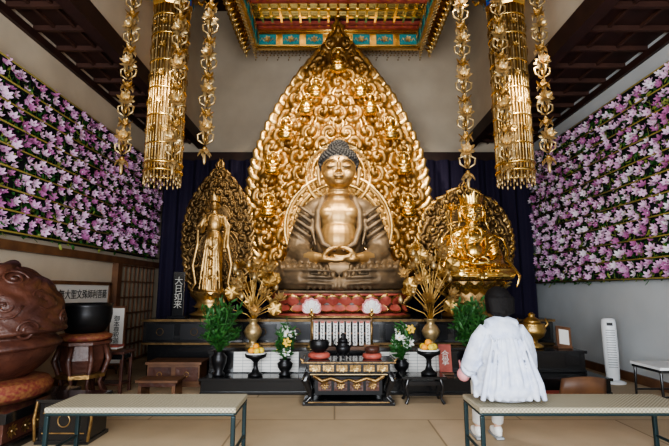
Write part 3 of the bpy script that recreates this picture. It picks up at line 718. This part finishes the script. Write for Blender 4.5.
b.box((0,0,.035),(W*.92,D*.9,.03),BLACK); b.box((0,-D*.455,.035),(W*.92,.006,.012),GOLDD)
b.box((0,0,.01),(W*.97,D*.95,.02),BLACK)
b.obj('sutra_desk',(.16,5.32,0),bevel=.003)
def bowl(b,c,r,m,h=1.0): b.lathe([(r*.45,0),(r*.75,.04*h),(r*.97,r*.6*h),(r,r*1.1*h),(r*.93,r*1.2*h),(r*.96,r*1.25*h),(r*.88,r*1.25*h),(r*.85,r*.7*h),(r*.4,r*.2*h)],m,c,32)
b=MB(); b.lathe([(.10,0),(.13,.02),(.13,.05),(.10,.07)],RED,(0,0,0),24); bowl(b,(0,0,.06),.115,BLKM); b.obj('singing_bowl',(-.18,5.33,.481))
b=MB(); b.lathe([(.03,.035),(.07,.05),(.085,.10),(.08,.14),(.055,.155),(.075,.17),(.07,.175),(.05,.16)],BLKM,(0,0,0),24)
for i in range(3): a=i*2.094+.5; b.tube([(.05*math.cos(a),.05*math.sin(a),.06),(.075*math.cos(a),.075*math.sin(a),.03),(.07*math.cos(a),.07*math.sin(a),.0)],[.015,.014,.012],BLKM,6)
for q in (-1,1): b.tube([(q*.075,0,.12),(q*.115,0,.16),(q*.10,0,.21)],[.012,.011,.008],BLKM,6)
b.lathe([(.06,.175),(.055,.21),(.02,.235),(.03,.25),(.025,.27),(.003,.285)],BLKM,(0,0,0),20); b.obj('incense_burner',(.10,5.33,.487))
b=MB(); b.lathe([(.10,0),(.115,.02),(.11,.05),(.085,.06)],RED,(0,0,0),20); b.lathe([(.07,.06),(.09,.10),(.085,.13),(.06,.135)],REDW,(0,0,0),20); b.tube([(-.1,-.03,.15),(.09,.02,.14)],[.012,.009],WOOD,6); b.obj('wooden_fish_drum',(.44,5.33,.481))
b=MB(); W=.80
b.box((0,0,.02),(W,.1,.04),WOOD); b.box((0,0,.38),(W,.06,.025),WOOD); b.box((0,0,.21),(W,.03,.02),WOOD)
for i in range(9):
    x=-W/2+.05+i*(W-.10)/8; b.box((x,-.02,.21),(.058,.012,.31),WHITE)
    for k in range(6): b.box((x+random.uniform(-.005,.005),-.029,.10+.043*k),(random.uniform(.022,.036),.004,.010),INK,rot=(0,random.uniform(-.5,.5),0)); b.box((x,-.029,.085+.043*k),(.007,.004,.028),INK)
    b.box((x,-.03,.36),(.05,.006,.03),RED)
for q in (-1,1): b.tube([(q*W/2,0,0),(q*W/2,0,.44)],.015,GOLDD,8); b.ell((q*W/2,0,.45),.022,GOLDB,8,6)
b.obj('memorial_tablet_rack',(.10,6.10,.482))
def lotuslamp(name,loc):
    b=MB(); b.lathe([(.07,0),(.075,.015),(.03,.04),(.012,.06),(.012,.42),(.025,.44),(.012,.46)],GOLDP,(0,0,0),16)
    for layer,(m,k) in enumerate(((PINK,1.0),(PETW,.84))):
        for i in range(7):
            a=PI*(.04+.92*i/6); L=(.135+.04*math.sin(a))*k
            M=Matrix.Translation((0,-.012*layer-.004*(3-abs(i-3)),.51))@Matrix.Rotation(-(a),4,'Y')@Matrix.Rotation(PI/2,4,'X'); b.petal(M,L,.115*k,.01,m,6)
    b.ell((0,-.02,.51),(.035,.025,.03),GOLDB,10,8)
    b.lathe([(.02,.43),(.05,.455),(.04,.47)],GOLDB,(0,0,0),12)
    return b.obj(name,loc,solid=.003)
l=lotuslamp('lotus_petal_ornament',(-.32,6.28,.482)); n=dup(l,'lotus_petal_ornament.001',(.52,6.28,.482)); k=n.modifiers.new('s','SOLIDIFY'); k.thickness=.003
# ------------------------------------------------------------------ benches
def bench(name,loc,L):
    b=MB(); D=.44
    b.box((0,0,.400),(L,D,.040),WOVEN)
    for y in (-D/2,D/2): b.box((0,y*.98,.372),(L*.99,.028,.020),TEALM)
    for x in (-L/2,L/2): b.box((x*.98,0,.372),(.03,D*.95,.020),TEALM)
    for x in (-L/2+.02,L/2-.02):
        b.box((x,-D/2+.015,.18),(.032,.032,.36),TEALM); b.box((x,D/2-.015,.18),(.032,.032,.36),TEALM); b.box((x,0,.10),(.022,D-.04,.022),TEALM)
    return b.obj(name,loc,bevel=.008)
bench('bench',(-1.42,3.60,0),1.40); bench('bench.001',(1.85,3.60,0),1.58)
# ------------------------------------------------------------------ woman
E=empty('seated_woman',(1.33,3.56,0.004)); E.scale=(.88,.95,1.0)
b=MB(); m=CLOTH
T=lambda pts,r,flat=None: b.tube(pts,r,m,16,flat=flat)
b.ell((0,-.02,.515),(.30,.185,.095),m,24,14); b.ell((0,-.01,.60),(.255,.16,.15),m,24,14); b.ell((0,.0,.76),(.205,.135,.20),m,24,14); b.ell((0,.03,.92),(.175,.115,.12),m,24,14)
T([(-.13,.03,.975),(0,.04,1.01),(.13,.03,.975)],[.06,.07,.06])
for q in (-1,1):
    T([(q*.14,.03,.965),(q*.205,.05,.87),(q*.245,.09,.75),(q*.262,.14,.66)],[.06,.075,.080,.085])
    T([(q*.262,.14,.66),(q*.25,.22,.63),(q*.22,.29,.615)],[.082,.078,.07])
T([(-.07,.05,1.03),(.0,.0,1.055),(.07,.05,1.03)],[.02,.024,.02])
for k in range(9):
    a=k/8; x=-.18+.36*a; j=(k%2); T([(x*.75,-.105,.90),(x*1.0,-.125-.014*j,.74),(x*1.3,-.155-.016*j,.57),(x*1.45,-.165+.6*x*x,.455)],[.006,.016,.024,.022])
for q in (-1,1):
    T([(q*.15,-.07,.93),(q*.12,-.118,.82),(q*.04,-.135,.74)],[.008,.018,.006]); T([(q*.18,-.03,.92),(q*.23,-.01,.82),(q*.26,.04,.70)],[.008,.018,.01])
    T([(q*.20,-.02,.72),(q*.13,-.125,.66),(q*.02,-.155,.64)],[.01,.018,.006]); T([(q*.27,.06,.60),(q*.27,-.02,.54),(q*.29,-.06,.46)],[.02,.026,.02])
remesh(b.obj('blouse',parent=E),.009,1)
b=MB(); m=TROU
for q in (-1,1):
    T([(q*.09,.0,.515),(q*.10,.20,.51),(q*.105,.42,.50)],[.085,.085,.07]); T([(q*.105,.42,.49),(q*.10,.46,.33),(q*.095,.50,.13)],[.072,.062,.055])
remesh(b.obj('trousers',parent=E),.011,2)
b=MB(); m=SKIN
T([(0,.035,.98),(0,.065,1.06),(0,.09,1.12)],[.058,.052,.05])
b.ell((0,.11,1.175),(.084,.096,.108),m,24,16); b.ell((0,.145,1.12),(.056,.055,.05),m)
T([(0,.20,1.18),(0,.215,1.16),(0,.222,1.145)],[.009,.012,.015])
for q in (-1,1): b.ell((q*.088,.10,1.17),(.010,.022,.03),m); b.ell((q*.034,.196,1.185),(.017,.01,.008),m)
b.ell((0,.20,1.11),(.022,.01,.006),m)
for q in (-1,1): T([(q*.22,.28,.625),(q*.18,.33,.61),(q*.14,.37,.60)],[.034,.03,.026])
for q in (-1,1): T([(q*.095,.50,.15),(q*.095,.505,.06)],[.035,.033])
remesh(b.obj('head_and_neck',parent=E),.006,1)
b=MB()
for q in (-1,1):
    xd=Vector((-q*.55,.8,-.12)).normalized(); zd=Vector((0,0.15,1)); yd=zd.cross(xd).normalized(); zd=xd.cross(yd)
    M=Matrix((( xd.x,yd.x,zd.x,q*.13),(xd.y,yd.y,zd.y,.38),(xd.z,yd.z,zd.z,.60),(0,0,0,1)))
    hand(b,SKIN,M,.95,.7,side=(1 if q<0 else -1)*-1)
b.obj('hands',parent=E)
b=MB()
for q in (-1,1): b.ell((q*.034,.203,1.186),(.010,.005,.004),INK,8,6); b.tube([(q*.014,.209,1.202),(q*.048,.198,1.204)],.003,HAIR,5)
b.ell((0,.206,1.11),(.02,.007,.005),LIPS,8,6); b.obj('face_details',parent=E)
b=MB(); m=HAIR
b.ell((0,.078,1.192),(.118,.110,.106),HAIR,28,18); b.ell((0,.040,1.125),(.110,.082,.080),HAIR,24,14)
b.ell((.0,-.025,1.09),(.045,.035,.038),HAIR,16,12)
for q in (-1,1): b.ell((q*.090,.075,1.135),(.026,.05,.058),HAIR,14,10)
for i in range(22):
    a=-1.5+3.0*i/21; b.tube([(.05*math.sin(a),.06,1.290-.02*abs(math.sin(a))),(.118*math.sin(a),.02-.05*math.cos(a),1.20),(.104*math.sin(a),.00-.045*math.cos(a),1.09),(.03*math.sin(a),-.01,1.06)],[.004,.010,.010,.006],HAIR,6)
remesh(b.obj('hair',parent=E),.006,1)
b=MB()
for q in (-1,1):
    b.ell((q*.097,.56,.045),(.043,.125,.035),PETW,18,12); b.ell((q*.097,.50,.07),(.04,.05,.045),PETW,14,10); b.box((q*.097,.56,.012),(.075,.235,.02),GRILL)
b.obj('shoes',parent=E,bevel=.004)
b=MB(); b.ell((-.03,.34,.585),(.17,.10,.03),PINK,20,12); b.ell((-.29,.27,.57),(.055,.09,.055),PINK,16,12); b.tube([(-.31,.22,.60),(-.32,.28,.68),(-.30,.33,.6)],.008,PINK,6); b.obj('folded_wrap',parent=E)
# ------------------------------------------------------------------ left: mokugyo, gong
E=empty('mokugyo_wooden_fish',(-3.14,4.18,0))
b=MB(); vs=[];fs=[];ns,nr=160,110
for i in range(nr+1):
    t=-PI/2+PI*i/nr
    for j in range(ns):
        a=2*PI*j/ns; x=math.cos(t)*math.cos(a); y=math.cos(t)*math.sin(a); z=math.sin(t)
        r=1.0
        d=abs(z+.30-.10*math.cos(a)); fr=math.cos(a+0.5)
        if fr>-.2: r-=.14*math.exp(-(d/.04)**2)*min(1,(fr+.2)*2); r+=.05*math.exp(-((d-.12)/.035)**2)
        u=a*9; w=t*12
        if z>-.15: r+=.035*abs(math.sin(u+1.5*math.sin(w)))*abs(math.cos(w*.7+.5*math.sin(u)))-.01
        vs.append((.55*r*x,.57*r*y,.55*r*z+.96))
for i in range(nr):
    for j in range(ns): fs.append((i*ns+j,i*ns+(j+1)%ns,(i+1)*ns+(j+1)%ns,(i+1)*ns+j))
b.add(vs,fs,REDW)
b.tube([(.1,-.32,1.36),(.16,-.25,1.43),(.1,.0,1.49),(-.05,.2,1.46),(-.05,.32,1.36)],[.05,.06,.065,.06,.05],REDW,12)
for (c,R,q) in (((.33,-.38,1.13),.13,1),((.45,-.1,1.19),.12,1),((.15,-.50,1.08),.12,-1),((.46,-.27,.92),.10,-1),((.50,.15,1.0),.12,1),((.0,-.42,1.3),.12,1),((.28,-.22,1.36),.11,-1)):
    n=Vector((c[0],c[1],c[2]-.96)).normalized(); Q=n.to_track_quat('Z','Y').to_matrix().to_4x4(); pts=[];rd=[]
    for i in range(26):
        t=i/25; a=t*4*PI*q; pts.append((R*t*math.cos(a),R*t*math.sin(a),.02)); rd.append(.022-.012*t)
    b.tube(pts,rd,REDW,7,M=Matrix.Translation(c)@Q)
b.obj('carved_body',parent=E)
b=MB(); b.lathe([(.42,.30),(.48,.34),(.50,.40),(.46,.46),(.38,.48)],BROC,(0,0,0),40)
for z0,z1,w in ((0,.06,1.12),(.06,.22,1.02),(.22,.30,1.10)): b.box((0,0,(z0+z1)/2),(w,w*.95,z1-z0),BLACK if z0!=.06 else REDW)
for i in range(6): b.flower((-.42+i*.17,-.49,.14),(0,-1,0),.06,GOLDD,GOLDP,8,.2,ph=0); b.flower((.515,-.40+i*.16,.14),(1,0,0),.06,GOLDD,GOLDP,8,.2,ph=0)
b.obj('stand_and_cushion',parent=E,bevel=.006)
b=MB(); b.box((0,0,.17),(.42,.30,.30),BLACK); b.box((0,0,.34),(.47,.36,.03),BLACK); b.box((0,0,.01),(.45,.34,.03),BLACK)
for q in (-1,1): b.tube([(q*.22,-.17,.34),(q*.24,-.17,.2),(q*.22,-.17,.02)],.014,GOLDD,6)
b.ring((0,-.152,.18),.05,.006,GOLDD,'Y',20,6); b.box((0,-.154,.24),(.36,.006,.012),GOLDD); b.box((0,-.154,.08),(.36,.006,.012),GOLDD)
b.obj('sutra_chest',(-2.27,4.05,0.006),bevel=.006)
b=MB(); b.lathe([(.20,.70),(.28,.72),(.29,.76),(.22,.79)],BROC,(0,0,0),32)
b.lathe([(.10,.78),(.20,.80),(.255,.90),(.27,1.0),(.262,1.08),(.275,1.12),(.245,1.12),(.235,1.0),(.1,.84)],BLKM,(0,0,0),40)
b.lathe([(.25,.66),(.30,.67),(.30,.70),(.25,.71)],REDW,(0,0,0),8,smooth=False)
for i in range(8):
    a=2*PI*i/8; c_,s_=math.cos(a),math.sin(a)
    b.tube([(.24*c_,.24*s_,.66),(.29*c_,.29*s_,.5),(.20*c_,.20*s_,.25),(.30*c_,.30*s_,.03)],[.025,.03,.02,.03],REDW,8)
b.lathe([(.22,.30),(.26,.31),(.26,.35),(.22,.36)],GOLDD,(0,0,0),8,smooth=False); b.lathe([(.30,0),(.32,.02),(.30,.05)],REDW,(0,0,0),8,smooth=False)
b.lathe([(.19,.36),(.235,.5),(.22,.66)],REDW,(0,0,0),8,smooth=False)
b.obj('bowl_gong_on_stand',(-2.86,5.18,0))
b=MB(); b.box((0,0,.5),(.42,.34,.03),REDW); b.box((0,0,.45),(.36,.28,.06),BLACK)
for x in (-.17,.17):
    for y in (-.12,.12): b.box((x,y,.24),(.035,.035,.47),REDW)
b.box((0,0,.12),(.36,.26,.02),REDW)
for i in range(3): b.box((-.05+.01*i,.0,.526+.022*i),(.24,.17,.022),(WOOD,WHITE,RED)[i])
b.obj('reading_desk',(-2.80,5.76,0),bevel=.004)
E=empty('framed_calligraphy',(XL+.03,6.5,1.2))
b=MB(); b.box((0,0,0),(.03,1.5,.30),WHITE)
for z in (-.17,.17): b.box((.01,0,z),(.05,1.6,.05),WOOD)
for y in (-.78,.78): b.box((.01,y,0),(.05,.05,.38),WOOD)
b.obj('frame',parent=E)
text('calligraphy','南無大聖文殊師利菩薩',.14,(.02,0,0),(PI/2,0,PI/2),INK,E)
E=empty('notice_board',(-3.26,6.75,0)); b=MB(); b.box((0,0,.60),(.20,.02,.80),WHITE); b.box((0,.012,.60),(.24,.02,.86),WOOD)
for q in (-1,1): b.tube([(q*.09,.01,.3),(q*.10,-.04,.0)],.012,WOOD,6); b.tube([(q*.06,.02,.9),(q*.08,.25,.0)],.010,WOOD,6)
b.obj('board',parent=E); text('notice_text','御\n本\n尊\n釈\n迦\n如\n来',.09,(0,-.013,.60),(PI/2,0,0),INK,E)
E=empty('black_signboard',(-2.36,6.75,.855)); b=MB(); b.box((0,0,.36),(.17,.03,.66),BLACK); b.box((0,0,.015),(.26,.16,.03),BLACK)
b.obj('board',parent=E,bevel=.003); text('sign_text','大\n日\n如\n来',.13,(0,-.018,.37),(PI/2,0,0),GREYP,E)
b=MB(); b.box((0,0,.15),(.70,.36,.26),WOOD); b.box((0,0,.30),(.75,.40,.035),WOOD); b.box((0,0,.012),(.74,.38,.03),WOOD)
for x in (-.18,.18): b.box((x,-.185,.16),(.30,.012,.18),REDW); b.ring((x,-.195,.16),.03,.006,GOLDD,'Y',16,6)
b.obj('wooden_chest',(-2.15,6.28,0),bevel=.005)
b=MB(); b.box((0,0,.2),(.5,.3,.03),WOOD); b.box((0,0,.16),(.44,.24,.05),REDW)
for x in (-.2,.2): b.box((x,0,.075),(.04,.26,.15),WOOD)
b.obj('low_stool',(-2.10,5.55,0),bevel=.004)
b=MB(); b.box((0,0,.03),(.5,.46,.04),WOOD); b.box((0,0,.075),(.46,.42,.05),RED)
vs=[]
for i in range(13):
    t=-1+2*i/12
    for z,o in ((.05,0),(.34,.07)):
        vs.append((t*.27*(1-.1*(z>.1)),-.20+.05*t*t-o*1.0,z-.03*t*t*(z>.1)))
b.add(vs,[(2*i,2*i+2,2*i+3,2*i+1) for i in range(12)],WOOD); b.obj('floor_chair',(2.72,5.22,0),solid=.02)
b=MB(); b.lathe([(.15,0),(.155,.02),(.10,.04)],PLAST,(0,0,0),28); b.lathe([(.075,.04),(.085,.06),(.095,.4),(.095,.80),(.085,.86),(.05,.88)],PLAST,(0,0,0),24,1,.85)
for i in range(16): b.box((0,-.082,.22+i*.033),(.11,.012,.010),GRILL)
b.box((0,-.08,.80),(.07,.02,.04),BLKM); b.obj('tower_fan',(3.86,6.35,0),rotz=-.35)
b=MB(); b.box((0,0,.42),(.62,.5,.03),PLAST); b.box((0,0,.39),(.60,.48,.03),BLACK)
for x in (-.28,.28):
    for y in (-.21,.21): b.tube([(x,y,.39),(x*1.03,y*1.05,.0)],[.016,.013],BLACK,8)
b.box((0,-.21,.12),(.56,.02,.02),BLACK); b.box((0,.21,.12),(.56,.02,.02),BLACK); b.obj('side_table',(3.84,5.2,0),bevel=.004)
E=empty('red_signboard',(1.42,5.85,.205)); b=MB(); b.box((0,0,.20),(.16,.02,.34),RED,rot=(-.15,0,0)); b.box((0,.02,.012),(.2,.12,.025),WOOD); b.obj('board',parent=E); text('sign_text','合\n掌',.10,(0,-.014,.2),(PI/2-.15,0,0),WHITE,E)
b=MB(); b.box((0,0,.15),(.20,.02,.28),WOOD,rot=(-.3,.15,0)); b.box((0,.03,.012),(.2,.14,.025),WOOD); b.box((0,-.014,.15),(.13,.006,.2),WHITE,rot=(-.3,.15,0)); b.obj('wooden_notice',(3.14,6.2,.485))
b=MB(); b.lathe([(.12,.0),(.13,.03),(.06,.07),(.06,.1),(.14,.16),(.17,.24),(.14,.30),(.16,.33),(.12,.33)],GOLDM,(0,0,0),28,lobes=12,la=.06)
for q in (-1,1): b.tube([(q*.15,0,.25),(q*.22,0,.32),(q*.19,0,.40)],[.02,.018,.01],GOLDM,8)
b.lathe([(.12,.33),(.10,.38),(.04,.42),(.05,.45),(.01,.48)],GOLDM,(0,0,0),24); b.obj('gilt_censer',(2.74,6.25,.485))
# ------------------------------------------------------------------ lights & world
def area(name,loc,rot,sx,sy,e,col):
    L=bpy.data.lights.new(name,'AREA'); L.shape='RECTANGLE'; L.size=sx; L.size_y=sy; L.energy=e; L.color=col
    o=bpy.data.objects.new(name,L); bpy.context.scene.collection.objects.link(o); o.location=loc; o.rotation_euler=rot; return o
def spot(name,loc,tgt,e,ang,col,blend=.6,rad=.12):
    L=bpy.data.lights.new(name,'SPOT'); L.energy=e; L.spot_size=math.radians(ang); L.spot_blend=blend; L.color=col; L.shadow_soft_size=rad
    o=bpy.data.objects.new(name,L); bpy.context.scene.collection.objects.link(o); o.location=loc
    o.rotation_euler=(Vector(tgt)-Vector(loc)).to_track_quat('-Z','Y').to_euler(); return o
area('doorway_daylight',(-.6,-1.4,1.8),(math.radians(79),0,math.radians(-13)),5.0,2.6,430,(.92,.96,1.0))
spot('ceiling_spot_left',(-1.5,3.6,6.6),(-.1,7.9,3.2),1250,50,(1,.89,.70))
spot('ceiling_spot_right',(1.7,3.6,6.6),(.3,7.9,3.2),1250,50,(1,.89,.70))
spot('face_spot',(0.1,4.2,4.8),(.07,7.1,3.0),150,34,(1,.88,.68))
spot('altar_spot_right',(2.4,4.6,4.2),(2.2,7.2,2.1),230,42,(1,.86,.62))
spot('altar_spot_left',(-2.2,4.6,4.2),(-2.0,7.5,2.2),110,42,(1,.86,.62))
spot('floor_fill_spot',(0.1,3.4,6.9),(.1,4.7,0),330,52,(1.0,.97,.92),.9,.3)  # added fill light that brightens the floor, not a known ceiling lamp
w=bpy.data.worlds.new('World'); bpy.context.scene.world=w; w.use_nodes=True
bg=w.node_tree.nodes['Background']; bg.inputs[0].default_value=(.86,.93,1,1); bg.inputs[1].default_value=1.35
try:
    bpy.context.scene.view_settings.look='AgX - Medium High Contrast'
    bpy.context.scene.view_settings.exposure=0.38
except Exception as e: print(e)
# ------------------------------------------------------------------ camera
cam=bpy.data.cameras.new('Camera'); cam.lens=440/669*36; cam.sensor_width=36
co=bpy.data.objects.new('Camera',cam); bpy.context.scene.collection.objects.link(co)
co.location=(0,0,1.27); co.rotation_euler=(math.radians(90+8.66),0,0); bpy.context.scene.camera=co
